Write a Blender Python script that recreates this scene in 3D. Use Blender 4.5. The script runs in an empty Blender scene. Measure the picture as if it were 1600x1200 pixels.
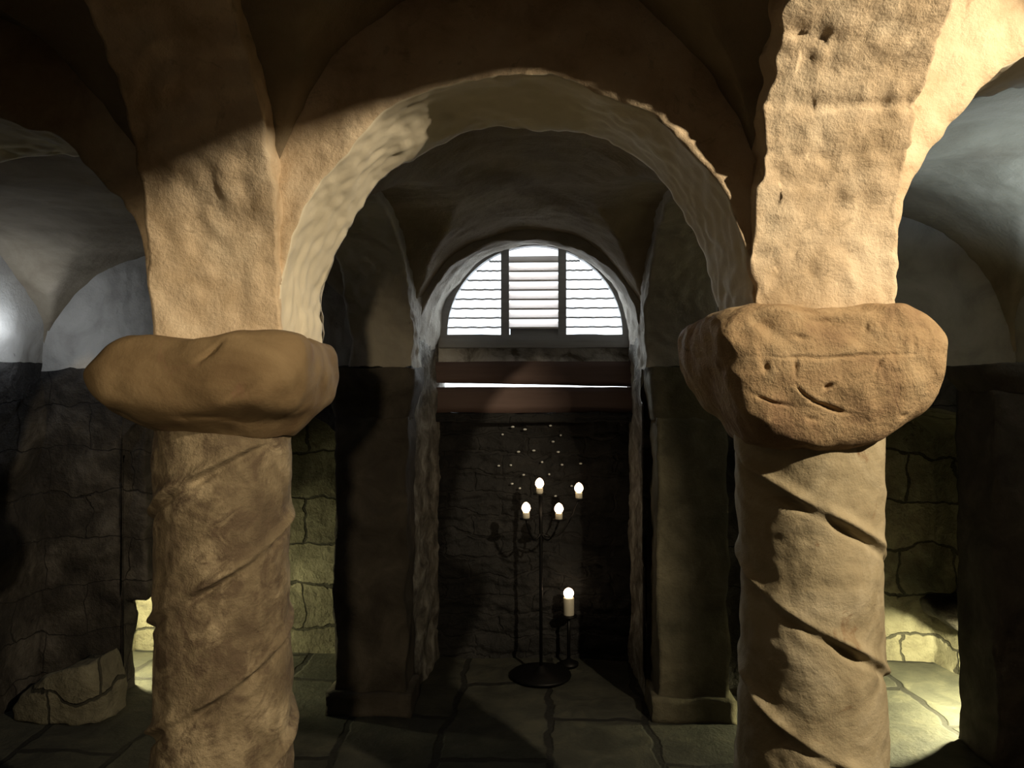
import bpy, bmesh, math, random
from mathutils import Vector, noise
random.seed(7)
PI = math.pi
S = bpy.context.scene
COL = S.collection

# ------------------------------------------------------------------ camera
CZ = 1.55
F = 1150.0
cam_d = bpy.data.cameras.new('camera')
cam = bpy.data.objects.new('camera', cam_d)
COL.objects.link(cam)
cam_d.sensor_width = 36
cam_d.lens = 36 * F / 1600
cam_d.clip_start = 0.02
YAW = math.atan(50 / F)
PIT = math.atan(21 / F)
cam.location = (0, 0, CZ)
cam.rotation_euler = (PI / 2 + PIT, 0, YAW)
S.camera = cam
S.view_settings.view_transform = 'Standard'
S.view_settings.look = 'None'
S.view_settings.gamma = 1
S.view_settings.use_curve_mapping = False
S.view_settings.exposure = 0.0

# ------------------------------------------------------------------ materials
def new_mat(name):
    m = bpy.data.materials.new(name)
    m.use_nodes = True
    nt = m.node_tree
    b = nt.nodes['Principled BSDF']
    return m, nt, b

def stone(name, cols, scale=4, bump=0.4, rough=0.9, fine=60, dist=0.012, dark=None, spec=0.3, brick=None, warp=0.6):
    """cols: 3 colours mixed by large noise; dark: (colour, lo, hi) blotches"""
    m, nt, b = new_mat(name)
    N, L = nt.nodes, nt.links
    geo = N.new('ShaderNodeNewGeometry')
    pos = geo.outputs['Position']
    n1 = N.new('ShaderNodeTexNoise'); n1.inputs['Scale'].default_value = scale
    n1.inputs['Detail'].default_value = 8; n1.inputs['Roughness'].default_value = 0.62
    n1.inputs['Distortion'].default_value = warp
    L.new(pos, n1.inputs['Vector'])
    r = N.new('ShaderNodeValToRGB')
    e = r.color_ramp.elements
    e[0].position = 0.33; e[0].color = (*cols[0], 1)
    e[1].position = 0.68; e[1].color = (*cols[2], 1)
    k = e.new(0.5); k.color = (*cols[1], 1)
    L.new(n1.outputs['Fac'], r.inputs['Fac'])
    out = r.outputs['Color']
    n2 = N.new('ShaderNodeTexNoise'); n2.inputs['Scale'].default_value = fine
    n2.inputs['Detail'].default_value = 6; n2.inputs['Roughness'].default_value = 0.7
    L.new(pos, n2.inputs['Vector'])
    if dark:
        n3 = N.new('ShaderNodeTexNoise'); n3.inputs['Scale'].default_value = dark[3]
        n3.inputs['Detail'].default_value = 9; n3.inputs['Roughness'].default_value = 0.7
        n3.inputs['Distortion'].default_value = 1.0
        mp = N.new('ShaderNodeMapping'); mp.inputs['Location'].default_value = (3.1, 7.7, 1.3)
        L.new(pos, mp.inputs['Vector']); L.new(mp.outputs['Vector'], n3.inputs['Vector'])
        r3 = N.new('ShaderNodeMapRange'); r3.inputs['From Min'].default_value = dark[1]; r3.inputs['From Max'].default_value = dark[2]
        L.new(n3.outputs['Fac'], r3.inputs['Value'])
        mx = N.new('ShaderNodeMix'); mx.data_type = 'RGBA'
        L.new(r3.outputs['Result'], mx.inputs['Factor'])
        L.new(out, mx.inputs['A']); mx.inputs['B'].default_value = (*dark[0], 1)
        out = mx.outputs['Result']
    hsum = n2.outputs['Fac']
    if brick:
        # brick = (w, h, mortar colour, mode, mortar size, offset)
        mp = N.new('ShaderNodeMapping')
        sep = N.new('ShaderNodeSeparateXYZ'); L.new(pos, sep.inputs['Vector'])
        cmb = N.new('ShaderNodeCombineXYZ')
        if brick[3] == 'wall':
            ad = N.new('ShaderNodeMath'); ad.operation = 'ADD'
            L.new(sep.outputs['X'], ad.inputs[0]); L.new(sep.outputs['Y'], ad.inputs[1])
            L.new(ad.outputs[0], cmb.inputs['X']); L.new(sep.outputs['Z'], cmb.inputs['Y'])
        else:
            L.new(sep.outputs['Y'], cmb.inputs['X']); L.new(sep.outputs['X'], cmb.inputs['Y'])
        nd = N.new('ShaderNodeTexNoise'); nd.inputs['Scale'].default_value = 3.5; nd.inputs['Detail'].default_value = 5
        L.new(pos, nd.inputs['Vector'])
        vs = N.new('ShaderNodeVectorMath'); vs.operation = 'SCALE'; vs.inputs['Scale'].default_value = 0.22 if brick[3] == 'wall' else 0.13
        L.new(nd.outputs['Color'], vs.inputs[0])
        va = N.new('ShaderNodeVectorMath'); va.operation = 'ADD'
        L.new(cmb.outputs[0], va.inputs[0]); L.new(vs.outputs[0], va.inputs[1])
        vo = N.new('ShaderNodeVectorMath'); vo.operation = 'ADD'; vo.inputs[1].default_value = (*brick[5], 0)
        L.new(va.outputs[0], vo.inputs[0])
        bt = N.new('ShaderNodeTexBrick')
        bt.inputs['Scale'].default_value = 1.0
        bt.inputs['Brick Width'].default_value = brick[0]; bt.inputs['Row Height'].default_value = brick[1]
        bt.inputs['Mortar Size'].default_value = brick[4]; bt.inputs['Mortar Smooth'].default_value = 0.5
        bt.inputs['Color1'].default_value = (1, 1, 1, 1); bt.inputs['Color2'].default_value = (0.72, 0.72, 0.72, 1)
        bt.inputs['Mortar'].default_value = (1, 1, 1, 1)
        L.new(vo.outputs[0], bt.inputs['Vector'])
        m1 = N.new('ShaderNodeMix'); m1.data_type = 'RGBA'; m1.blend_type = 'MULTIPLY'; m1.inputs['Factor'].default_value = 1
        L.new(out, m1.inputs['A']); L.new(bt.outputs['Color'], m1.inputs['B'])
        m2 = N.new('ShaderNodeMix'); m2.data_type = 'RGBA'
        L.new(bt.outputs['Fac'], m2.inputs['Factor']); L.new(m1.outputs['Result'], m2.inputs['A']); m2.inputs['B'].default_value = (*brick[2], 1)
        out = m2.outputs['Result']
        ml = N.new('ShaderNodeMath'); ml.operation = 'MULTIPLY_ADD'; ml.inputs[1].default_value = -1.0
        L.new(bt.outputs['Fac'], ml.inputs[0]); L.new(n2.outputs['Fac'], ml.inputs[2])
        hsum = ml.outputs[0]
    L.new(out, b.inputs['Base Color'])
    ad2 = N.new('ShaderNodeMath'); ad2.operation = 'MULTIPLY_ADD'; ad2.inputs[1].default_value = 1.5
    L.new(n1.outputs['Fac'], ad2.inputs[0]); L.new(hsum, ad2.inputs[2])
    bp = N.new('ShaderNodeBump'); bp.inputs['Strength'].default_value = bump; bp.inputs['Distance'].default_value = dist
    L.new(ad2.outputs[0], bp.inputs['Height']); L.new(bp.outputs['Normal'], b.inputs['Normal'])
    b.inputs['Roughness'].default_value = rough
    b.inputs['Specular IOR Level'].default_value = spec
    return m

def plain(name, col, rough=0.6, metal=0.0, emit=None, es=0, trans=0):
    m, nt, b = new_mat(name)
    n = nt.nodes.new('ShaderNodeTexNoise'); n.inputs['Scale'].default_value = 25; n.inputs['Detail'].default_value = 5
    mx = nt.nodes.new('ShaderNodeMix'); mx.data_type = 'RGBA'
    mx.inputs['A'].default_value = (*[c * 0.8 for c in col], 1); mx.inputs['B'].default_value = (*col, 1)
    geo = nt.nodes.new('ShaderNodeNewGeometry')
    nt.links.new(geo.outputs['Position'], n.inputs['Vector'])
    nt.links.new(n.outputs['Fac'], mx.inputs['Factor']); nt.links.new(mx.outputs['Result'], b.inputs['Base Color'])
    b.inputs['Roughness'].default_value = rough; b.inputs['Metallic'].default_value = metal
    if emit:
        b.inputs['Emission Color'].default_value = (*emit, 1); b.inputs['Emission Strength'].default_value = es
    b.inputs['Transmission Weight'].default_value = trans
    return m

def wood(name, c1, c2, sc=(2, 30, 30), rough=0.7):
    m, nt, b = new_mat(name)
    N, L = nt.nodes, nt.links
    tc = N.new('ShaderNodeNewGeometry'); mp = N.new('ShaderNodeMapping'); mp.inputs['Scale'].default_value = sc
    L.new(tc.outputs['Position'], mp.inputs['Vector'])
    n = N.new('ShaderNodeTexNoise'); n.inputs['Scale'].default_value = 1.5; n.inputs['Detail'].default_value = 7
    L.new(mp.outputs['Vector'], n.inputs['Vector'])
    mx = N.new('ShaderNodeMix'); mx.data_type = 'RGBA'; mx.inputs['A'].default_value = (*c1, 1); mx.inputs['B'].default_value = (*c2, 1)
    L.new(n.outputs['Fac'], mx.inputs['Factor']); L.new(mx.outputs['Result'], b.inputs['Base Color'])
    bp = N.new('ShaderNodeBump'); bp.inputs['Strength'].default_value = 0.3; bp.inputs['Distance'].default_value = 0.004
    L.new(n.outputs['Fac'], bp.inputs['Height']); L.new(bp.outputs['Normal'], b.inputs['Normal'])
    b.inputs['Roughness'].default_value = rough
    return m

M = {}
M['plaster'] = stone('limewash_plaster', [(.50, .41, .27), (.60, .52, .38), (.64, .56, .43)], 5, 0.5, 0.92, 55, 0.010)
M['rubble_plaster'] = stone('rough_pier_stone', [(.48, .36, .23), (.66, .52, .36), (.76, .63, .46)], 7, 0.6, 0.93, 60, 0.010,
                            dark=((.34, .26, .17), .58, .75, 14), warp=.2)
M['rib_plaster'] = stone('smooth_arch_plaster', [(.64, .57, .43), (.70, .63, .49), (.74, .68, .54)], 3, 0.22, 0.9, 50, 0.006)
M['vault'] = stone('dark_vault_plaster', [(.22, .17, .11), (.29, .235, .155), (.36, .29, .20)], 3, 0.5, 0.95, 40, 0.012)  # darker and browner than the limewash plaster
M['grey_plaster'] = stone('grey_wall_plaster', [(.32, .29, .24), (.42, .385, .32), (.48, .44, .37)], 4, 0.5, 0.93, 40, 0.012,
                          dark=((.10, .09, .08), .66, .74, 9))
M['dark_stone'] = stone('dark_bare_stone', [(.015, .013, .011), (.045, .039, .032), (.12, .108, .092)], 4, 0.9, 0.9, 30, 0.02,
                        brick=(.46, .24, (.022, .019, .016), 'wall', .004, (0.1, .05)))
M['pass_stone'] = stone('passage_stone', [(.11, .10, .07), (.17, .155, .105), (.22, .205, .145)], 6, 0.9, 0.9, 35, 0.02,
                        brick=(.55, .27, (.04, .037, .026), 'wall', .010, (0.2, .02)), dark=((.08, .07, .05), .62, .7, 16))
M['jamb_stone'] = stone('recess_jamb_stone', [(.10, .09, .075), (.25, .235, .20), (.50, .49, .44)], 9, 0.9, 0.9, 35, 0.02)
M['floor'] = stone('flagstone_floor', [(.028, .028, .021), (.046, .046, .034), (.075, .072, .05)], 6, 0.7, 0.75, 40, 0.010,
                   brick=(.85, .47, (.012, .0115, .009), 'floor', .022, (0.60, .385)), spec=0.4)
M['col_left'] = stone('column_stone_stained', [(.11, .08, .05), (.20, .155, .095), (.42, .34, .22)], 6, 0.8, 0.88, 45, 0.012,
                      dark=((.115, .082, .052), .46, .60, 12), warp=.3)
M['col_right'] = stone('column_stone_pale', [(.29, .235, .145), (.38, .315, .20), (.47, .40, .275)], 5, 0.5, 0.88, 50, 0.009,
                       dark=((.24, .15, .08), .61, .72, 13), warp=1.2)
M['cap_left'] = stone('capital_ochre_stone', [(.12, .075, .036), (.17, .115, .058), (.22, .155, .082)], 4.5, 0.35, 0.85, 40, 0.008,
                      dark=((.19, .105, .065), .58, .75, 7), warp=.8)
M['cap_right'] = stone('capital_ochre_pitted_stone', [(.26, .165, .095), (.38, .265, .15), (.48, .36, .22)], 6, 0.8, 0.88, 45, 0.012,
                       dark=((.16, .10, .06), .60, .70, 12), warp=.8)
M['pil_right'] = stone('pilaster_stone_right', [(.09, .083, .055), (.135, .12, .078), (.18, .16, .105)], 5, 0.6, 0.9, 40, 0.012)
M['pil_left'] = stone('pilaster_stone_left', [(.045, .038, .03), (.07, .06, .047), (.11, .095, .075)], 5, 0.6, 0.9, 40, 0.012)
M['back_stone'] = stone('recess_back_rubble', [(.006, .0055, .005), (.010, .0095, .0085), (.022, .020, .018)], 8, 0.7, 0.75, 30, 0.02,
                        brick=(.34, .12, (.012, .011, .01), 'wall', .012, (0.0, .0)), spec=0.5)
M['pale_course'] = stone('flaked_white_course', [(.22, .19, .15), (.75, .73, .68), (.9, .9, .87)], 8, 0.9, 0.9, 40, 0.012)
M['frame'] = wood('weathered_frame_wood', (.24, .235, .23), (.42, .42, .42))
M['slat'] = wood('pale_slat_wood', (.70, .62, .57), (.82, .76, .72))
M['slat_white'] = wood('white_slat_paint', (.78, .80, .84), (.86, .87, .9))
M['plank'] = wood('red_brown_plank', (.10, .062, .052), (.16, .10, .083))
M['iron'] = plain('black_iron', (.018, .017, .016), 0.5, 0.8)
M['wax'] = plain('cream_wax', (.62, .58, .46), 0.5)
M['glass'] = plain('votive_glass', (.9, .75, .6), 0.1, 0, None, 0, 0.9)
M['flame'] = plain('candle_flame', (1, .8, .6), 0.5, 0, (1.0, .72, .45), 9)
M['glint_bead'] = plain('pale_glint_paint', (.75, .77, .75), 0.15)  # pale colour standing for highlights on wet stone
M['lamp_lens'] = plain('lamp_lens', (1, .95, .7), 0.4, 0, (1.0, .9, .55), 4)

# ------------------------------------------------------------------ helpers
def nz(p, f, seed=0.0):
    return noise.noise(Vector((p[0] * f + seed, p[1] * f + seed * 1.7, p[2] * f - seed)))

def disp(bm, amp=0.012, f=5.0, amp2=0.004, f2=22.0, extra=None):
    for v in bm.verts:
        p = v.co.copy()
        d = Vector((nz(p, f, 1.3), nz(p, f, 9.1), nz(p, f, 17.7))) * amp * 2
        d += Vector((nz(p, f2, 3.3), nz(p, f2, 5.1), nz(p, f2, 11.7))) * amp2 * 2
        if extra:
            d += extra(p)
        v.co = p + d

def build(name, bm, mats, parent=None, smooth=True, weld=True, loc=None):
    if weld:
        bmesh.ops.remove_doubles(bm, verts=bm.verts, dist=1e-5)
    me = bpy.data.meshes.new(name)
    bmesh.ops.recalc_face_normals(bm, faces=bm.faces)
    bm.to_mesh(me); bm.free()
    if not isinstance(mats, (list, tuple)): mats = [mats]
    for m in mats: me.materials.append(m)
    if smooth:
        me.polygons.foreach_set('use_smooth', [True] * len(me.polygons))
    o = bpy.data.objects.new(name, me)
    COL.objects.link(o)
    if parent: o.parent = parent
    if loc: o.location = loc
    return o

def struct(o, label=None):
    o['kind'] = 'structure'
    if label: o['label'] = label
    return o

def tag(o, label, cat, group=None, kind=None):
    o['label'] = label; o['category'] = cat
    if group: o['group'] = group
    if kind: o['kind'] = kind
    return o

def empty(name, loc=(0, 0, 0)):
    o = bpy.data.objects.new(name, None); o.location = loc; COL.objects.link(o)
    return o

def grid(bm, fn, nu, nv, mi=0, cyc=False):
    """fn(u,v) -> point, u,v in 0..1"""
    V = [[bm.verts.new(fn(i / nu, j / nv)) for j in range(nv + 1)] for i in range(nu + (0 if cyc else 1))]
    n = nu
    fs = []
    for i in range(n):
        a = V[i]; b = V[(i + 1) % len(V)] if cyc else V[i + 1]
        for j in range(nv):
            f = bm.faces.new((a[j], b[j], b[j + 1], a[j + 1]))
            f.material_index = mi(f) if callable(mi) else mi
            fs.append(f)
    return fs

def box(bm, x0, x1, y0, y1, z0, z1, n=(1, 1, 1), mi=0):
    nx, ny, nzz = n
    L = lambda a, b, t: a + (b - a) * t
    grid(bm, lambda u, v: (L(x0, x1, u), y0, L(z0, z1, v)), nx, nzz, mi)
    grid(bm, lambda u, v: (L(x0, x1, u), y1, L(z0, z1, v)), nx, nzz, mi)
    grid(bm, lambda u, v: (x0, L(y0, y1, u), L(z0, z1, v)), ny, nzz, mi)
    grid(bm, lambda u, v: (x1, L(y0, y1, u), L(z0, z1, v)), ny, nzz, mi)
    grid(bm, lambda u, v: (L(x0, x1, u), L(y0, y1, v), z0), nx, ny, mi)
    grid(bm, lambda u, v: (L(x0, x1, u), L(y0, y1, v), z1), nx, ny, mi)

def lathe(bm, prof, n=24, c=(0, 0), z0=0):
    prof = [(0, prof[0][1])] + list(prof) + [(0, prof[-1][1])]
    rings = []
    for r, z in prof:
        if r == 0: rings.append([bm.verts.new((c[0], c[1], z + z0))])
        else: rings.append([bm.verts.new((c[0] + r * math.cos(2 * PI * i / n), c[1] + r * math.sin(2 * PI * i / n), z + z0)) for i in range(n)])
    for a, b in zip(rings, rings[1:]):
        for i in range(n):
            j = (i + 1) % n
            if len(a) == 1 and len(b) == 1: continue
            if len(a) == 1: bm.faces.new((a[0], b[i], b[j]))
            elif len(b) == 1: bm.faces.new((a[i], a[j], b[0]))
            else: bm.faces.new((a[i], a[j], b[j], b[i]))

def tube(bm, pts, r, n=10):
    pts = [Vector(p) for p in pts]
    rings = []
    for k, p in enumerate(pts):
        t = (pts[min(k + 1, len(pts) - 1)] - pts[max(k - 1, 0)]).normalized()
        a = Vector((0, 0, 1)) if abs(t.z) < 0.9 else Vector((1, 0, 0))
        u = t.cross(a).normalized(); w = t.cross(u)
        rings.append([bm.verts.new(p + (u * math.cos(2 * PI * i / n) + w * math.sin(2 * PI * i / n)) * r) for i in range(n)])
    for a, b in zip(rings, rings[1:]):
        for i in range(n):
            j = (i + 1) % n
            bm.faces.new((a[i], a[j], b[j], b[i]))
    bm.faces.new(rings[0]); bm.faces.new(rings[-1])

# ------------------------------------------------------------------ layout
ZS = 1.76                       # springing of the vault
XL = (-0.957, -0.643)           # left line of piers
XR = (0.490, 0.818)             # right line of piers
YA = (1.76, 2.10)               # arch line in front of the camera
YB = (0.06, 0.40)               # arch line at the camera
YW = 3.80                       # far wall
XW0, XW1 = -2.65, 2.35          # side walls
YREAR = -1.3
ZT = 3.12

# ------------------------------------------------------------------ vault webs
def web_curve(x, x0, x1, z, h):
    c = (x0 + x1) / 2; w = (x1 - x0) / 2
    t = 1 - ((x - c) / w) ** 2
    return z + h * math.sqrt(max(t, 0))

bays_x = [(XW0, XL[0], 0.0, .07, .59), (XL[1], XR[0], .07, .07, .66), (XR[1], XW1, .07, 0.0, .70)]
bays_y = [(YREAR, YB[0], 0.0, .07, .62), (YB[1], YA[0], .07, .07, .64), (YA[1], YW, .07, .0, .60)]
bm = bmesh.new()
for ix, (x0, x1, ox0, ox1, hx) in enumerate(bays_x):
    for iy, (y0, y1, oy0, oy1, hy) in enumerate(bays_y):
        if iy < 2:
            hx = (.84, .84, 1.28)[ix]; hy = (.70, .82)[iy]
        else:
            hx = (.59, .66, .76)[ix]
        def fn(u, v):
            x = x0 - .02 + (x1 - x0 + .04) * u; y = y0 - .02 + (y1 - y0 + .04) * v
            z = max(web_curve(x, x0 - ox0, x1 + ox1, ZS, hx), web_curve(y, y0 - oy0, y1 + oy1, ZS, hy))
            return (x, y, z)
        n = 30 if iy == 0 else 80
        grid(bm, fn, n, n)
disp(bm, .012, 3.5, .003, 18)
ceil = struct(build('ceiling', bm, M['vault']), 'low groin vault of dark rough plaster over the crypt bays')

# ------------------------------------------------------------------ ribs / arches
def rib(name, axis, d0, d1, c, R, H, zs, lim0, lim1, zlow, mats, label, na=150, nd=26, nr=26, extra=None, amp=.010, amp2=.005, face_mi=1, soff_mi=0, f2=22):
    """arch between piers. axis 'x': spans x, depth in y. lim0/lim1: extent of solid each side; zlow where legs start"""
    bm = bmesh.new()
    out = []                                        # (p, z, outer p, outer z)
    nl = max(4, int((zs - zlow) / .015))
    for k in range(nl):
        z = zlow + (zs - zlow) * k / nl
        out.append((c - R, z, lim0, z))
    for k in range(na + 1):
        a = PI - PI * k / na
        ca, sa = math.cos(a), math.sin(a)
        p, z = c + R * ca, zs + H * sa
        t = 9.0
        if ca < -1e-6: t = min(t, (lim0 - p) / ca)
        if ca > 1e-6: t = min(t, (lim1 - p) / ca)
        if sa > 1e-6: t = min(t, (ZT - z) / sa)
        out.append((p, z, p + ca * t, z + sa * t))
    for k in range(nl):
        z = zs - (zs - zlow) * (k + 1) / nl
        out.append((c + R, z, lim1, z))
    def P(s, d, z):
        return (s, d, z) if axis == 'x' else (d, s, z)
    n = len(out) - 1
    grid(bm, lambda u, v: P(out[round(u * n)][0], d0 + (d1 - d0) * v, out[round(u * n)][1]), n, nd, soff_mi)
    for d in (d0, d1):
        grid(bm, lambda u, v: P(out[round(u * n)][0] * (1 - v) + out[round(u * n)][2] * v, d,
                                out[round(u * n)][1] * (1 - v) + out[round(u * n)][3] * v), n, nr, face_mi)
    bmesh.ops.remove_doubles(bm, verts=bm.verts, dist=1e-5)
    disp(bm, amp, 5, amp2, f2, extra)
    return struct(build(name, bm, mats), label)

mx_l = (XL[0] + XL[1]) / 2; mx_r = (XR[0] + XR[1]) / 2
rub = [M['rib_plaster'], M['rubble_plaster']]
cx = (XL[1] + XR[0]) / 2
rib('trim_1', 'x', *YA, cx, (XR[0] - XL[1]) / 2, .574, ZS, mx_l, mx_r, 1.68, rub,
    'round plastered arch between the two spiral columns, smooth under-side and rough face', amp2=.0035, f2=30)
rib('trim_2', 'x', *YA, XL[0] - .50, .50, .50, ZS, XW0, mx_l, 1.68, rub,
    'plastered arch springing leftward from the left spiral column')
rib('trim_3', 'x', *YA, XR[1] + .60, .60, .62, 1.80, mx_r, XW1, 1.72, rub,
    'bright plastered arch springing rightward from the right spiral column')

def courses(p):
    # joints between the dressed blocks of the right-hand pier
    d = Vector((0, 0, 0))
    for zj, w in ((1.885, .005), (2.095, .008), (2.185, .008), (2.29, .005), (2.37, .005)):
        zz = zj + .02 * nz((p.x, p.y, 0), 4, zj) - .05 * (p.x - .66)
        g = math.exp(-((p.z - zz) / w) ** 2)
        if p.z > 1.72:
            d += Vector((.006 if p.x < .6 else -.006, .012 * (.6 + nz(p, 6, 3)), .0)) * g
    d += Vector((.022 * nz(p, 14, 4.4) * (1 if p.x < .54 else .1), .005 * nz(p, 12, 8.4), 0))
    return d

yc = (YB[1] + YA[0]) / 2; yr = (YA[0] - YB[1]) / 2 - .006
ym_a = sum(YA) / 2; ym_b = sum(YB) / 2
rib('trim_4', 'y', *XR, yc, yr, .74, ZS, ym_b, YA[0] + .008, 1.72, [M['rubble_plaster']] * 2,
    'rough block-built arch rising toward the viewer from the right spiral column', na=230, nd=50, extra=courses, amp=.006, amp2=.0035, f2=26)
rib('trim_5', 'y', *XL, yc, yr, .74, ZS, ym_b, YA[0] + .008, 1.68, [M['rubble_plaster']] * 2,
    'shadowed arch rising toward the viewer from the left spiral column', na=200, nd=36, amp=.008, amp2=.004)
yf = (YA[1] + 3.60) / 2; yfr = (3.60 - YA[1]) / 2 - .012
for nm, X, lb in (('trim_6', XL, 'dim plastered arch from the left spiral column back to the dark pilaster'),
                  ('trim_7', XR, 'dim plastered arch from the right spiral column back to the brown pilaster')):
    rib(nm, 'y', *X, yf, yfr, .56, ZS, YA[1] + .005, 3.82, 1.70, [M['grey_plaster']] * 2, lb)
rib('trim_8', 'x', *YB, cx, (XR[0] - XL[1]) / 2, .574, ZS, mx_l, mx_r, 1.68, rub, 'plastered arch overhead at the viewer', na=60)
rib('trim_9', 'x', *YB, XL[0] - .50, .50, .50, ZS, XW0, mx_l, 1.68, rub, 'plastered arch overhead left of the viewer', na=60)
rib('trim_10', 'x', *YB, (XR[1] + XW1) / 2, (XW1 - XR[1]) / 2, 1.25, 1.80, mx_r, XW1, 1.72, rub, 'plastered arch overhead right of the viewer', na=60)

# ------------------------------------------------------------------ floor and side walls
bm = bmesh.new()
grid(bm, lambda u, v: (XW0 - .3 + (XW1 - XW0 + .6) * u, YREAR - .1 + (4.6 - YREAR) * v, 0), 200, 220)
disp(bm, .006, 3, .0015, 20)
for v in bm.verts: v.co.z = min(v.co.z, .012)
struct(build('floor', bm, M['floor']), 'uneven worn flagstone floor with dark joints')

ZP = 1.70    # plaster above, bare stone below
def zmat(f):
    return 0 if f.calc_center_median().z > ZP + .01 * math.sin(f.calc_center_median().x * 9) else 1
for nm, X, lb in (('wall_left', XW0, 'left crypt wall, pale plaster above dark bare stone'), ('wall_right', XW1, 'right crypt wall, pale plaster above dark bare stone')):
    bm = bmesh.new()
    grid(bm, lambda u, v: (X, YREAR + (YW + .02 - YREAR) * u, -.02 + (ZT + .02) * v), 160, 90, zmat)
    disp(bm, .02, 3.5, .006, 16)
    struct(build(nm, bm, [M['grey_plaster'], M['dark_stone']]), lb)
bm = bmesh.new()
grid(bm, lambda u, v: (XW0 + (XW1 - XW0) * u, YREAR, ZT * v), 40, 30, zmat)
disp(bm)
struct(build('wall_rear', bm, [M['grey_plaster'], M['dark_stone']]), 'crypt wall behind the viewer')

# ------------------------------------------------------------------ far wall with two passages and the arched recess
RC, RR, RZ = -.091, .603, 1.77
LP = (-2.22, -1.04); RP = (1.04, 2.33)
def head(x, x0, x1):
    t = (x - (x0 + x1) / 2) / ((x1 - x0) / 2)
    return 1.30 + .22 * math.sqrt(max(0, 1 - t * t))
bm = bmesh.new()
cols = []
def seg(x0, x1, n, fz, cosine=False):
    for i in range(n + 1):
        t = i / n
        if cosine: t = (1 - math.cos(PI * t)) / 2
        x = x0 + (x1 - x0) * t
        cols.append((x, fz(x)))
flat = lambda x: -.02
seg(XW0 - .03, LP[0], 24, flat); seg(*LP, 50, lambda x: head(x, *LP), True)
seg(LP[1], RC - RR, 20, flat); seg(RC - RR, RC + RR, 90, lambda x: RZ + RR * math.sqrt(max(0, 1 - ((x - RC) / RR) ** 2)), True)
seg(RC + RR, RP[0], 24, flat); seg(*RP, 50, lambda x: head(x, *RP), True); seg(RP[1], XW1 + .03, 10, flat)
n = len(cols) - 1
def rows(zb):
    lv = [zb, max(zb, 1.56), max(zb, 1.80), max(zb, 2.40), ZT]; o = []
    for (a, b, k) in zip(lv, lv[1:], (60, 10, 24, 20)):
        o += [a + (b - a) * i / k for i in range(k)]
    return o + [ZT]
RW = [rows(c[1]) for c in cols]
grid(bm, lambda u, v: (cols[round(u * n)][0], YW, RW[round(u * n)][round(v * 114)]), n, 114, zmat)
# passages: slightly splayed boxes behind the wall
def tunnel(outF, outB, y0, y1, nd, mi):
    m = len(outF) - 1
    grid(bm, lambda u, v: (outF[round(u * m)][0] * (1 - v) + outB[round(u * m)][0] * v, y0 + (y1 - y0) * v,
                           outF[round(u * m)][1] * (1 - v) + outB[round(u * m)][1] * v), m, nd, mi)
def passage(x0, x1, b0, b1, f0, f1, yb):
    def outline(a, b):
        o = [(a, -.02 + 1.32 * k / 40) for k in range(40)]
        for k in range(51):
            t = (1 - math.cos(PI * k / 50)) / 2; x = a + (b - a) * t
            o.append((x, head(x, a, b)))
        o += [(b, 1.30 - 1.32 * (k + 1) / 40) for k in range(40)]
        return o
    def closed(o):
        return o + [(o[-1][0] + (o[0][0] - o[-1][0]) * (k + 1) / 20, -.02) for k in range(20)]
    A = outline(x0, x1)
    tunnel(A, A, YW, YW + .12, 5, 1)                      # reveal of the wall
    Fo = outline(f0, f1)
    tunnel(A, Fo, YW + .12, YW + .121, 1, 1)
    Bo = outline(b0, b1)
    tunnel(Fo, Bo, YW + .121, yb, 24, 2)
    Bo = closed(Bo); m = len(Bo) - 1
    cxx = (b0 + b1) / 2
    grid(bm, lambda u, v: (Bo[round(u * m)][0] * (1 - v) + cxx * v, yb, Bo[round(u * m)][1] * (1 - v) + .6 * v), m, 30, 2)
passage(*LP, -2.50, -1.02, -2.50, -1.00, 4.45)
passage(*RP, 1.0, 2.28, 1.0, 2.38, 4.45)
# recess tunnel
BC, BR, BZ = -.055, .56, 1.93
YBK = 4.40
def rec_out(c, r, z):
    o = [(c - r, -.02 + (z + .02) * k / 60) for k in range(60)]
    for k in range(91):
        a = PI - PI * k / 90
        o.append((c + r * math.cos(a), z + r * math.sin(a)))
    o += [(c + r, z - (z + .02) * (k + 1) / 60) for k in range(60)]
    return o
f_start = len(bm.faces)
A = rec_out(RC, RR, RZ); B = rec_out(BC, BR, BZ)
tunnel(A, B, YW, YBK + .12, 26, 3)
bm.faces.ensure_lookup_table()
for f in bm.faces[f_start:]:
    c = f.calc_center_median()
    f.material_index = 0 if c.z > 1.85 + .05 * nz(c, 6) else 3
bmesh.ops.remove_doubles(bm, verts=bm.verts, dist=1e-5)
disp(bm, .012, 5, .005, 20)
struct(build('wall_back', bm, [M['grey_plaster'], M['dark_stone'], M['pass_stone'], M['jamb_stone']]),
       'far crypt wall with an arched window recess between two low lit passages')

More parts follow.
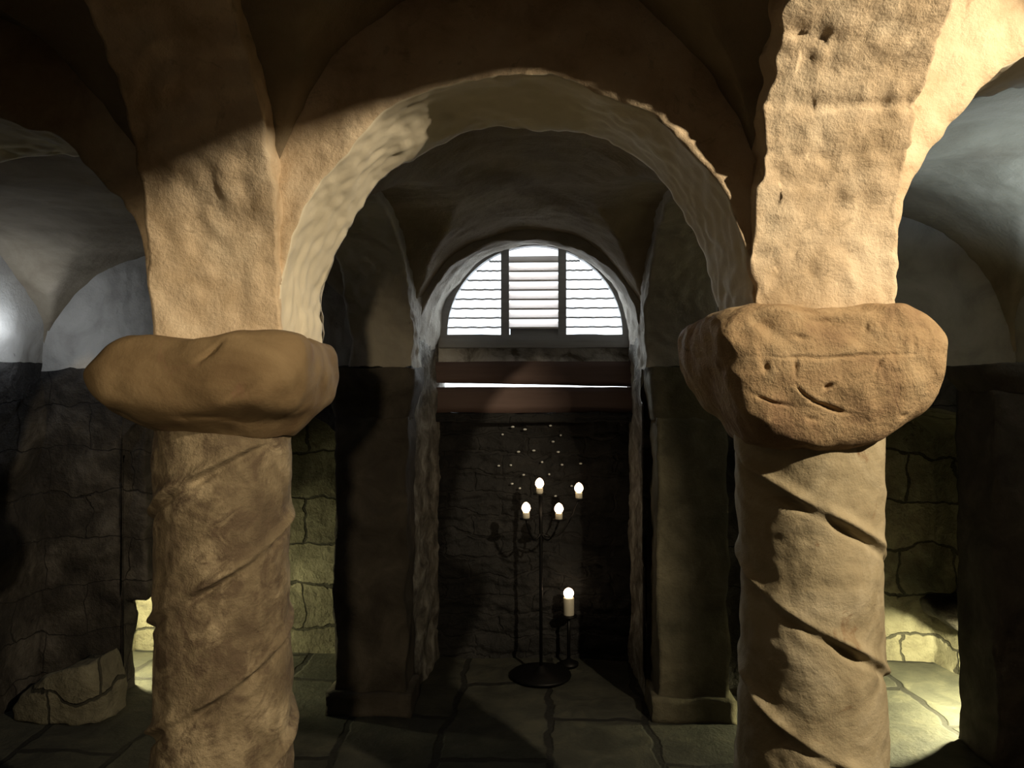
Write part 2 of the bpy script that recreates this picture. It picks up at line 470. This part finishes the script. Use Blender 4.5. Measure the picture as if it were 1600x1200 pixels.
# rubble wall closing the recess under the window, with pale beads as painted glints of wet stone
bm = bmesh.new()
grid(bm, lambda u, v: (BC - .62 + 1.24 * u, YBK, -.02 + 1.51 * v), 120, 130)
def rubble(p):
    return Vector((0, -.02 * abs(nz((p.x, 0, p.z * 2.2), 7, 2)) - .012 * (1 if (math.sin(p.z * 48 + nz(p, 4) * 2) > .8) else 0) * -1, 0))
disp(bm, .008, 8, .004, 25, rubble)
grid(bm, lambda u, v: (BC - .62 + 1.24 * u, YBK - .01 + .12 * v, 1.435), 40, 6)
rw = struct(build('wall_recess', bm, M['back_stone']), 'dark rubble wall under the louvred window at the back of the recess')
glint_px = [(880, 651), (860, 665), (801, 667), (820, 671), (785, 679), (876, 680), (810, 706), (834, 704), (872, 706), (864, 690), (779, 728),
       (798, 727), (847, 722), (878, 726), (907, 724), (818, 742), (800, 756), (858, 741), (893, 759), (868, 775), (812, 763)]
for (px, py) in glint_px:
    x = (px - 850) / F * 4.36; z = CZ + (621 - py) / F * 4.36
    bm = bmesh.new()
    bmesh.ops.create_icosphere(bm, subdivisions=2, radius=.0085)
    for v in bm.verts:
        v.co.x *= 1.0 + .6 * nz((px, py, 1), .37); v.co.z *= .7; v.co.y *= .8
    o = build('painted_glint', bm, M['glint_bead'], rw); o.location = (x, 4.372, z); o['label'] = 'pale bead painted as a glint on the wet stone'

# ------------------------------------------------------------------ stone course and planks below the window
bm = bmesh.new(); box(bm, BC - .60, BC + .60, YBK + .004, YBK + .10, 1.752, 1.862, (80, 8, 12)); disp(bm, .008, 9, .004, 30)
o = build('stone_course', bm, M['pale_course']); tag(o, 'flaked whitish stone course right under the louvred window sill', 'stone block')
bm = bmesh.new()
grid(bm, lambda u, v: (BC - .6 + 1.2 * u, YBK - .045, 1.632 - .024 * (u - .25) + (.131 + .024 * (u - .25)) * v), 40, 4)
grid(bm, lambda u, v: (BC - .6 + 1.2 * u, YBK - .005, 1.632 - .024 * (u - .25) + (.131 + .024 * (u - .25)) * v), 40, 4)
for vv in (0, 1):
    grid(bm, lambda u, v: (BC - .6 + 1.2 * u, YBK - .045 + .04 * v, 1.632 - .024 * (u - .25) + (.131 + .024 * (u - .25)) * vv), 40, 2)
disp(bm, .002, 3, .0008, 20)
o = build('wooden_plank', bm, M['plank']); tag(o, 'dark red-brown plank just above the bright slit in the recess', 'plank', 'planks closing the recess')
bm = bmesh.new(); box(bm, BC - .60, BC + .60, YBK - .055, YBK - .015, 1.460, 1.612, (40, 2, 4)); disp(bm, .002, 3, .0012, 12)
o = build('wooden_plank', bm, M['plank']); tag(o, 'dark red-brown plank just below the bright slit in the recess', 'plank', 'planks closing the recess')
bm = bmesh.new(); box(bm, BC - .62, BC + .62, YBK - .075, YBK + .05, 1.405, 1.457, (60, 6, 4)); disp(bm, .006, 6, .003, 20)
o = build('stone_ledge', bm, M['back_stone']); tag(o, 'dark stone ledge below the planks, topping the rubble wall of the recess', 'ledge')

# ------------------------------------------------------------------ louvred window
WY = YBK + .01
win = empty('window_1', (BC, WY, 1.86)); struct(win, 'round-headed wooden louvred window in three panels, bright with daylight')
WR, WZ, WXc = .522, 1.935, -.057
def wpart(name, bm, mat):
    for v in bm.verts: v.co -= Vector((BC, WY, 1.86))
    return build(name, bm, mat, win, smooth=False)
bm = bmesh.new()    # arched head and side posts of the frame
out = [(WXc - WR, 1.86)] + [(WXc + WR * math.cos(PI - PI * k / 60), WZ + WR * math.sin(PI * k / 60)) for k in range(61)] + [(WXc + WR, 1.86)]
oo = [(WXc - WR - .09, 1.86)] + [(WXc + (WR + .09) * math.cos(PI - PI * k / 60), WZ + (WR + .09) * math.sin(PI * k / 60)) for k in range(61)] + [(WXc + WR + .09, 1.86)]
n = len(out) - 1
for y in (WY - .03, WY + .03):
    grid(bm, lambda u, v: (out[round(u * n)][0] * (1 - v) + oo[round(u * n)][0] * v, y, out[round(u * n)][1] * (1 - v) + oo[round(u * n)][1] * v), n, 1)
for q in (out, oo):
    grid(bm, lambda u, v: (q[round(u * n)][0], WY - .03 + .06 * v, q[round(u * n)][1]), n, 1)
wpart('window_frame', bm, M['frame'])
bm = bmesh.new(); box(bm, BC - .57, BC + .57, WY - .07, WY + .05, 1.845, 1.885, (20, 3, 2)); disp(bm, .003, 6, .001); wpart('window_sill', bm, M['frame'])
bm = bmesh.new(); box(bm, WXc - WR, WXc + WR, WY - .03, WY + .03, 1.885, 1.925, (20, 3, 2)); disp(bm, .002, 6, .001); wpart('bottom_rail', bm, M['frame'])
mul = [(-.232, .024), (.109, .024)]
for x, w in mul:
    zt = WZ + math.sqrt(WR ** 2 - (x - WXc) ** 2) + .01
    bm = bmesh.new(); box(bm, x - w, x + w, WY - .035, WY + .025, 1.90, zt, (2, 2, 10)); wpart('mullion', bm, M['frame'])
panels = [(WXc - WR, mul[0][0] - .022, 0), (mul[0][0] + .022, mul[1][0] - .022, 1), (mul[1][0] + .022, WXc + WR, 2)]
for (a, b, k) in panels:
    z = 1.975 if k != 1 else 1.985
    while z < WZ + WR:
        dz = max(0, z + .01 - WZ); hw = math.sqrt(max(0, WR ** 2 - dz ** 2))
        xa, xb = max(a, WXc - hw), min(b, WXc + hw)
        if xb - xa > .02 and z < WZ + WR - .035:
            ang = math.radians(-14 if k != 1 else -40); hl = .020 if k != 1 else .030
            bm = bmesh.new()
            dy, dzz = math.cos(ang) * hl, math.sin(ang) * hl
            t = .0055
            for s in (-1, 1):
                grid(bm, lambda u, v: (xa + (xb - xa) * u, WY + .005 + (2 * v - 1) * dy, z - (2 * v - 1) * dzz + s * t + .0015 * math.sin(u * 23 + z * 40) * (k != 1)), 12, 2)
            for v in (0, 1):
                grid(bm, lambda u, w: (xa + (xb - xa) * u, WY + .005 + (2 * v - 1) * dy, z - (2 * v - 1) * dzz + (2 * w - 1) * t + .0015 * math.sin(u * 23 + z * 40) * (k != 1)), 12, 1)
            wpart('slat', bm, M['slat'] if k == 1 else M['slat_white'])
        z += .0565
bm = bmesh.new(); box(bm, mul[0][0] + .03, mul[1][0] - .02, WY - .005, WY + .012, 1.925, 1.972, (6, 1, 1)); wpart('broken_slat_board', bm, M['frame'])

# ------------------------------------------------------------------ columns
def loft(bm, secs, n=120, sub=6, ybias=0.0):
    """secs: (z, xl, xr, yf, yb, exponent)"""
    S2 = []
    m = len(secs)
    def cr(a, b, c, d, t):
        return [0.5 * ((2 * B) + (-A + C) * t + (2 * A - 5 * B + 4 * C - D) * t * t + (-A + 3 * B - 3 * C + D) * t ** 3) for A, B, C, D in zip(a, b, c, d)]
    for i in range(m - 1):
        for k in range(sub):
            S2.append(cr(secs[max(i - 1, 0)], secs[i], secs[i + 1], secs[min(i + 2, m - 1)], k / sub))
    S2.append(secs[-1])
    rings = []
    for (z, xl, xr, yf_, yb_, e) in S2:
        ring = []
        cxx, cyy = (xl + xr) / 2, (yf_ + yb_) / 2; hx, hy = (xr - xl) / 2, (yb_ - yf_) / 2
        for i in range(n):
            a = 2 * PI * i / n
            c, s = math.cos(a), math.sin(a)
            k = (abs(c) ** e + abs(s) ** e) ** (-1 / e)
            ring.append(bm.verts.new((cxx + hx * c * k, cyy + hy * s * k, z)))
        rings.append(ring)
    for a, b in zip(rings, rings[1:]):
        for i in range(n):
            j = (i + 1) % n
            bm.faces.new((a[i], a[j], b[j], b[i]))
    for r, zo in ((rings[0], 0), (rings[-1], 0)):
        c = sum((v.co for v in r), Vector()) / n
        prev = r
        for t in (.7, .4):
            cur = [bm.verts.new(c + (v.co - c) * t) for v in r]
            for i in range(n):
                j = (i + 1) % n
                bm.faces.new((prev[i], prev[j], cur[j], cur[i]))
            prev = cur
        cv = bm.verts.new(c)
        for i in range(n): bm.faces.new((prev[i], prev[(i + 1) % n], cv))

def shaft(name, mat, parent, R0, R1, ztop, lead, nf, hand, phase, roll, r_noise, zoff=0):
    bm = bmesh.new()
    na, nzn = 220, 420
    rings = []
    for k in range(nzn + 1):
        z = -.01 + (ztop + .01) * k / nzn
        R = R1 + (R0 - R1) * (z / ztop)
        ring = []
        for i in range(na):
            a = 2 * PI * i / na
            w = (z - zoff) / lead * nf - hand * a / (2 * PI) * nf + phase
            # raised roll with a deeper undercut on the lower side
            fr = w - math.floor(w)                       # 0..1 from one roll up to the next
            d = fr * lead / nf                          # metres above the roll
            up = lead / nf - d                          # metres below the next roll
            fade = max(0, min(1, (z - .06) / .1)) * max(0, min(1, (ztop - .04 - z) / .03))
            wear = .55 + .9 * max(-.5, nz((math.cos(a), math.sin(a), z), 2.3, 5)) 
            h = roll * math.exp(-(d / .017) ** 2) + roll * math.exp(-(up / .008) ** 2)
            h -= roll * .95 * math.exp(-((up - .022) / .011) ** 2)
            h -= .003 * math.cos(2 * PI * fr)
            p = Vector((R * math.cos(a), R * math.sin(a), z))
            rr = R + h * fade * max(.15, min(1.3, wear)) + r_noise * nz(p, 4, 7) + r_noise * .5 * nz(p, 11, 2) + r_noise * .3 * nz(p, 30, 4)
            rr += .006 * math.sin(z * 5 + phase)
            ring.append(bm.verts.new((rr * math.cos(a), rr * math.sin(a), z)))
        rings.append(ring)
    for a, b in zip(rings, rings[1:]):
        for i in range(na):
            j = (i + 1) % na
            bm.faces.new((a[i], a[j], b[j], b[i]))
    bm.faces.new(rings[0]); bm.faces.new(rings[-1])
    return build(name, bm, mat, parent)

def carve(marks):
    """small chips and cracks: (x, z, rx, rz, depth, slope)"""
    def f(p):
        d = Vector((0, 0, 0))
        if p.y < 0:
            for (x, z, rx, rz, dep, sl) in marks:
                g = math.exp(-((p.x - x) / rx) ** 2 - ((p.z - z - sl * (p.x - x)) / rz) ** 2)
                if g > .02: d += Vector((0, dep * g, 0))
        return d
    return f

# left column
CLx, CLy = -.836, 1.90
left = empty('stone_column', (CLx, CLy, 0))
tag(left, 'left spiral-carved stone column, brown and blotched, under a rounded ochre capital', 'column', 'spiral columns')
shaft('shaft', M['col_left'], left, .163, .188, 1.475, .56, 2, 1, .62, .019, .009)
bm = bmesh.new()
#      z     xl     xr     yf    yb   e
loft(bm, [(1.455, -.150, .160, -.155, .17, 2.2),
          (1.475, -.185, .180, -.19, .20, 2.3),
          (1.500, -.235, .200, -.235, .24, 2.6),
          (1.530, -.270, .225, -.265, .27, 4.5),
          (1.565, -.288, .238, -.275, .28, 5.5),
          (1.605, -.288, .245, -.272, .28, 6),
          (1.645, -.262, .247, -.262, .27, 6),
          (1.675, -.235, .243, -.245, .255, 6),
          (1.695, -.205, .228, -.225, .24, 5),
          (1.703, -.150, .200, -.16, .18, 3.0)], n=180, sub=7)
disp(bm, .010, 5.5, .003, 16, carve([(.055, 1.655, .022, .008, .02, .7), (.03, 1.50, .05, .006, .012, -.1), (.12, 1.56, .03, .01, .012, .6)]))
for v in bm.verts: v.co.x = v.co.x * .95 + .025
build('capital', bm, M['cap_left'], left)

# right column
CRx, CRy = .672, 1.90
right = empty('stone_column', (CRx, CRy, 0))
tag(right, 'right spiral-carved stone column, paler, under a big pitted wedge-shaped capital', 'column', 'spiral columns')
shaft('shaft', M['col_right'], right, .172, .186, 1.46, .56, 2, -1, .05, .020, .010, .03)
bm = bmesh.new()
loft(bm, [(1.435, -.130, .075, -.150, .15, 3.0),
          (1.448, -.172, .120, -.200, .18, 5),
          (1.480, -.196, .155, -.218, .21, 7),
          (1.520, -.232, .192, -.228, .235, 8),
          (1.570, -.258, .216, -.234, .25, 9),
          (1.620, -.278, .231, -.238, .26, 9),
          (1.670, -.290, .238, -.240, .26, 9),
          (1.705, -.292, .236, -.238, .26, 8),
          (1.735, -.284, .215, -.234, .255, 7),
          (1.755, -.262, .180, -.222, .24, 6),
          (1.766, -.22, .120, -.17, .19, 4)], n=420, sub=14)
disp(bm, .010, 6, .004, 20, carve([(-.03, 1.650, .13, .003, .008, .04), (-.165, 1.545, .035, .004, .014, -.30), (-.088, 1.565, .016, .004, .016, -1.0),
                                   (-.045, 1.536, .030, .004, .020, -.35), (-.045, 1.586, .007, .007, .018, .6), (-.19, 1.62, .010, .014, .010, 0),
                                   (.055, 1.632, .007, .011, .009, .8), (-.04, 1.735, .022, .012, .014, 0), (-.17, 1.71, .04, .022, .016, -.6),
                                   (.02, 1.61, .018, .007, .005, .3), (.12, 1.50, .008, .006, .007, 0), (-.11, 1.625, .006, .016, .008, 0),
                                   (.03, 1.72, .006, .012, .007, 0), (-.1, 1.69, .012, .006, .008, 0), (.13, 1.67, .005, .02, .006, 0), (-.07, 1.50, .01, .006, .007, 0)]))
for v in bm.verts: v.co.x += .006
build('capital', bm, M['cap_right'], right)

# ------------------------------------------------------------------ pilasters beside the recess
def pilaster(x0, x1, label, mat, capx):
    c = (x0 + x1) / 2
    t = empty('stone_pilaster', (c, YW, 0)); tag(t, label, 'pilaster', 'wall pilasters beside the recess')
    w = (x1 - x0) / 2
    bm = bmesh.new(); box(bm, -w, w, -.20, .03, 0, 1.46, (20, 12, 80)); disp(bm, .008, 5, .004, 18); build('shaft', bm, mat, t)
    bm = bmesh.new()
    e = 7
    loft(bm, [(1.44, -w, w, -.20, .05, e), (1.49, -w - .01, w + .01, -.215, .05, e), (1.56, -w - capx * .6, w + capx * .6, -.24, .05, e),
              (1.62, -w - capx, w + capx, -.26, .05, e), (1.66, -w - capx, w + capx, -.262, .05, e), (1.70, -w - capx * .9, w + capx * .9, -.26, .05, e)], n=100, sub=5)
    disp(bm, .006, 6, .003, 20)
    build('capital', bm, mat, t)
    bm = bmesh.new(); box(bm, -w - .03, w + .03, -.235, .03, -.005, .11, (12, 8, 5)); disp(bm, .006, 6, .003, 20); build('plinth', bm, mat, t)
    # pier above carries the dim arch
    return t
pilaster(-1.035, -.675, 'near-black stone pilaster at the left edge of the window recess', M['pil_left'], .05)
pilaster(.545, .885, 'brown-green stone pilaster at the right edge of the window recess', M['pil_right'], .04)

t = empty('stone_pilaster', (2.11, 3.30, 0)); tag(t, 'near-black stone pier at the right edge of the photo, hiding the low lamp', 'pilaster')
bm = bmesh.new(); box(bm, -.235, .235, -.14, .14, 0, 1.58, (16, 12, 80)); disp(bm, .008, 5, .004, 18); build('shaft', bm, M['pil_left'], t)
bm = bmesh.new()
loft(bm, [(1.57, -.235, .235, -.14, .14, 8), (1.60, -.25, .235, -.16, .16, 8), (1.64, -.27, .235, -.18, .18, 8), (1.69, -.275, .235, -.185, .185, 8)], n=80, sub=4)
disp(bm, .005, 6, .003, 20); build('capital', bm, M['pil_left'], t)

# ------------------------------------------------------------------ candle stand in the recess
SX, SY = -.018, 4.10
st = empty('candelabrum', (SX, SY, 0)); tag(st, 'thin black iron candle stand on a round base, four lit candles on its arms', 'candle stand')
bm = bmesh.new(); lathe(bm, [(.165, .012), (.168, .020), (.165, .028), (.06, .034), (.03, .05), (.014, .07)], 40); build('base', bm, M['iron'], st)
bm = bmesh.new(); tube(bm, [(0, 0, .03), (0, 0, .5), (0, 0, .86), (0, 0, 1.0)], .009, 12); build('stem', bm, M['iron'], st)
fl = [(843, 755, .03), (904, 762, .02), (822, 793, -.07), (873, 794, -.08)]
names = ['highest lit candle on the iron stand, nearest its stem', 'lit candle farthest right on the iron stand',
         'lower left lit candle on the iron stand', 'lower right lit candle on the iron stand']
for (px, py, dy), lb in zip(fl, names):
    Y = SY + dy; X = (px - 850) / F * Y; z = CZ + (621 - py) / F * Y
    hx = X - SX; base = z - .062
    bm = bmesh.new()
    pts = []
    for k in range(13):
        t = k / 12; 
        pts.append((hx * t, dy * t, .80 + (base - .80) * t ** 2 - .05 * math.sin(PI * t)))
    tube(bm, pts, .006, 8); build('arm', bm, M['iron'], st)
    bm = bmesh.new(); lathe(bm, [(.012, base - .004), (.034, base), (.036, base + .006), (.012, base + .004)], 24, (hx, dy)); build('drip_pan', bm, M['iron'], st)
    cd = empty('tea_light_candle', (X, Y, base + .006)); tag(cd, lb, 'candle', 'candles on the iron stand')
    bm = bmesh.new(); lathe(bm, [(.018, 0), (.019, .002), (.019, .03), (.016, .031)], 24); build('wax_body', bm, M['wax'], cd)
    bm = bmesh.new(); lathe(bm, [(.006, .032), (.018, .038), (.0245, .052), (.023, .064), (.0175, .075), (.010, .083), (.003, .087)], 20); build('flame', bm, M['flame'], cd)

PX, PY = .141, 4.27
ps = empty('candle_holder', (PX, PY, 0)); tag(ps, 'short black iron holder under the single thick candle, low in the recess', 'candle holder')
bm = bmesh.new(); lathe(bm, [(.056, .012), (.056, .026), (.03, .036), (.012, .05)], 28); build('base', bm, M['iron'], ps)
bm = bmesh.new(); tube(bm, [(0, 0, .03), (0, 0, .2), (0, 0, .288)], .010, 10); build('stem', bm, M['iron'], ps)
bm = bmesh.new(); lathe(bm, [(.02, .279), (.045, .287), (.048, .297), (.03, .299)], 28); build('drip_pan', bm, M['iron'], ps)
pc = empty('pillar_candle', (PX, PY, .299)); tag(pc, 'thick cream lit candle standing low in the recess, alone below the four others', 'candle')
bm = bmesh.new(); lathe(bm, [(.030, 0), (.031, .003), (.031, .095), (.028, .099)], 32); build('wax_body', bm, M['wax'], pc)
bm = bmesh.new(); lathe(bm, [(.010, .100), (.024, .106), (.030, .120), (.028, .134), (.021, .145), (.011, .152), (.003, .155)], 20); build('flame', bm, M['flame'], pc)

# ------------------------------------------------------------------ passage lamps and stones
def floodlight(loc, rz, label, sx=1):
    t = empty('flood_lamp', loc); t.rotation_euler = (0, 0, rz); tag(t, label, 'lamp', 'hooded lamps in the side passages')
    bm = bmesh.new(); box(bm, -.09, .09, -.05, .05, -.03, .03, (4, 3, 2)); bmesh.ops.bevel(bm, geom=bm.edges[:], offset=.002, segments=1); build('housing', bm, M['iron'], t, smooth=False)
    bm = bmesh.new(); box(bm, -.075, .075, -.04, .04, -.036, -.031); build('lens', bm, M['lamp_lens'], t, smooth=False)
    return t
# broken stone jutting from the right passage wall, shading the lamp below it
bm = bmesh.new()
loft(bm, [(.29, 2.22, 2.48, 4.02, 4.24, 3.5), (.32, 2.19, 2.50, 3.98, 4.28, 4), (.37, 2.12, 2.52, 3.97, 4.31, 4), (.42, 2.10, 2.52, 3.98, 4.31, 4), (.45, 2.14, 2.52, 4.0, 4.28, 3.5)], n=60, sub=4)
disp(bm, .008, 9, .004, 25)
o = build('jutting_stone', bm, M['dark_stone']); tag(o, 'dark stone jutting out of the right passage wall above the lit floor', 'stone')
floodlight((2.21, 3.62, .47), 0, 'low lamp lighting the right passage floor, tucked behind the dark pier')
floodlight((-2.37, 3.99, .45), 0, 'low lamp lighting the left passage, tucked behind its dark jamb')

bm = bmesh.new(); box(bm, -2.34, -2.115, 3.83, 3.94, .47, 1.42, (10, 6, 50)); disp(bm, .010, 6, .004, 20)
o = build('jamb_stone', bm, M['dark_stone']); tag(o, 'dark upright jamb stone above the bright slit left of the left column', 'stone')
bm = bmesh.new()
loft(bm, [(-.005, -.24, .24, -.13, .13, 4), (.08, -.23, .24, -.13, .13, 4), (.15, -.20, .22, -.12, .12, 4), (.19, -.12, .2, -.1, .11, 3.5)], n=70, sub=5)
for v in bm.verts: v.co.z += max(0, v.co.z) * (v.co.x + .1) * 1.8
disp(bm, .012, 6, .005, 20)
o = build('fallen_stone', bm, M['pass_stone']); o.location = (-2.33, 3.55, .0)
tag(o, 'sloping block of stone on the floor by the left wall', 'stone')

# ------------------------------------------------------------------ outer shell of masonry so that daylight only enters by the window
bm = bmesh.new()
X0, X1, Y0, Y1, Z0, Z1 = -2.9, 2.75, -1.6, 4.62, -.15, 3.3
G = lambda f: grid(bm, f, 1, 1)
G(lambda u, v: (X0, Y0 + (Y1 - Y0) * u, Z0 + (Z1 - Z0) * v)); G(lambda u, v: (X1, Y0 + (Y1 - Y0) * u, Z0 + (Z1 - Z0) * v))
G(lambda u, v: (X0 + (X1 - X0) * u, Y0, Z0 + (Z1 - Z0) * v))
G(lambda u, v: (X0 + (X1 - X0) * u, Y0 + (Y1 - Y0) * v, Z0)); G(lambda u, v: (X0 + (X1 - X0) * u, Y0 + (Y1 - Y0) * v, Z1))
wx0, wx1, wz0, wz1 = BC - .75, BC + .75, 1.45, 2.62
for a, b, c, d in ((X0, wx0, Z0, Z1), (wx1, X1, Z0, Z1), (wx0, wx1, Z0, wz0), (wx0, wx1, wz1, Z1)):
    G(lambda u, v: (a + (b - a) * u, Y1, c + (d - c) * v))
struct(build('wall_outer', bm, M['dark_stone'], smooth=False), 'outer masonry around the crypt')
# masonry collar between recess tunnel and outer wall
bm = bmesh.new()
for a, b in (((wx0, wz0), (wx0, wz1)), ((wx0, wz1), (wx1, wz1)), ((wx1, wz1), (wx1, wz0)), ((wx1, wz0), (wx0, wz0))):
    G(lambda u, v: (a[0] + (b[0] - a[0]) * u, YBK + .02 + (Y1 - YBK - .02) * v, a[1] + (b[1] - a[1]) * u))
ins = rec_out(BC, BR, BZ)[50:161]
m = len(ins) - 1
def outer_pt(p):
    d = Vector((p[0] - BC, p[1] - 1.95)); 
    tx = (.75 / abs(d.x)) if abs(d.x) > 1e-6 else 99
    tz = ((wz1 - 1.95) / d.y) if d.y > 1e-6 else (((wz0 - 1.95) / d.y) if d.y < -1e-6 else 99)
    t = min(tx, tz); return (BC + d.x * t, 1.95 + d.y * t)
grid(bm, lambda u, v: (ins[round(u * m)][0] * (1 - v) + outer_pt(ins[round(u * m)])[0] * v, YBK + .10, ins[round(u * m)][1] * (1 - v) + outer_pt(ins[round(u * m)])[1] * v), m, 1)
struct(build('trim_11', bm, M['dark_stone'], smooth=False), 'masonry reveal outside the louvred window')

# ------------------------------------------------------------------ world and lights
w = bpy.data.worlds.new('sky'); S.world = w; w.use_nodes = True
bg = w.node_tree.nodes['Background']
bg.inputs['Color'].default_value = (.86, .93, 1.0, 1); bg.inputs['Strength'].default_value = 2.6

def light(name, typ, loc, power, col, size=.03, tgt=None, spot=None, blend=.5, sizey=None):
    d = bpy.data.lights.new(name, typ); d.energy = power; d.color = col
    if typ == 'AREA':
        d.shape = 'RECTANGLE'; d.size = size; d.size_y = sizey or size
    else: d.shadow_soft_size = size
    if spot: d.spot_size = math.radians(spot); d.spot_blend = blend
    o = bpy.data.objects.new(name, d); COL.objects.link(o); o.location = loc
    if tgt:
        o.rotation_euler = (Vector(tgt) - Vector(loc)).to_track_quat('-Z', 'Y').to_euler()
    return o

WARM = (1.0, .83, .58)
LAMP = (1.95, .25, 2.71)
az, el = math.radians(62), math.radians(-25)
light('warm_lamp', 'SPOT', LAMP, 335, WARM, .03, (LAMP[0] - math.sin(az) * math.cos(el), LAMP[1] + math.cos(az) * math.cos(el), LAMP[2] + math.sin(el)), 76, .22)
light('daylight', 'AREA', (BC, 5.3, 2.7), 80, (.85, .93, 1.0), 1.3, (BC, 4.4, 2.1), sizey=1.0)
light('cool_lamp_right', 'SPOT', (1.97, 2.70, 1.62), 60, (.58, .78, 1.0), .04, (2.05, 2.72, 2.6), 120, 1.0)
light('cool_lamp_left', 'POINT', (-2.50, 3.40, 1.92), 2.6, (.72, .82, 1.0), .03)
light('passage_lamp_right', 'SPOT', (2.19, 3.62, .42), 230, (1.0, .93, .52), .03, (2.17, 3.66, 0), 158, .2)
light('passage_lamp_left', 'POINT', (-2.35, 3.98, .38), 55, (1.0, .93, .52), .03)
light('rear_fill', 'POINT', (-.2, -.7, 1.5), 2.0, (1.0, .84, .62), .10)  # added ambient fill behind the camera, no known fixture
light('warm_spot', 'SPOT', (-.2, -.9, 1.75), 95, (1.0, .80, .52), .05, (-.87, 1.9, 1.24), 34, .45)
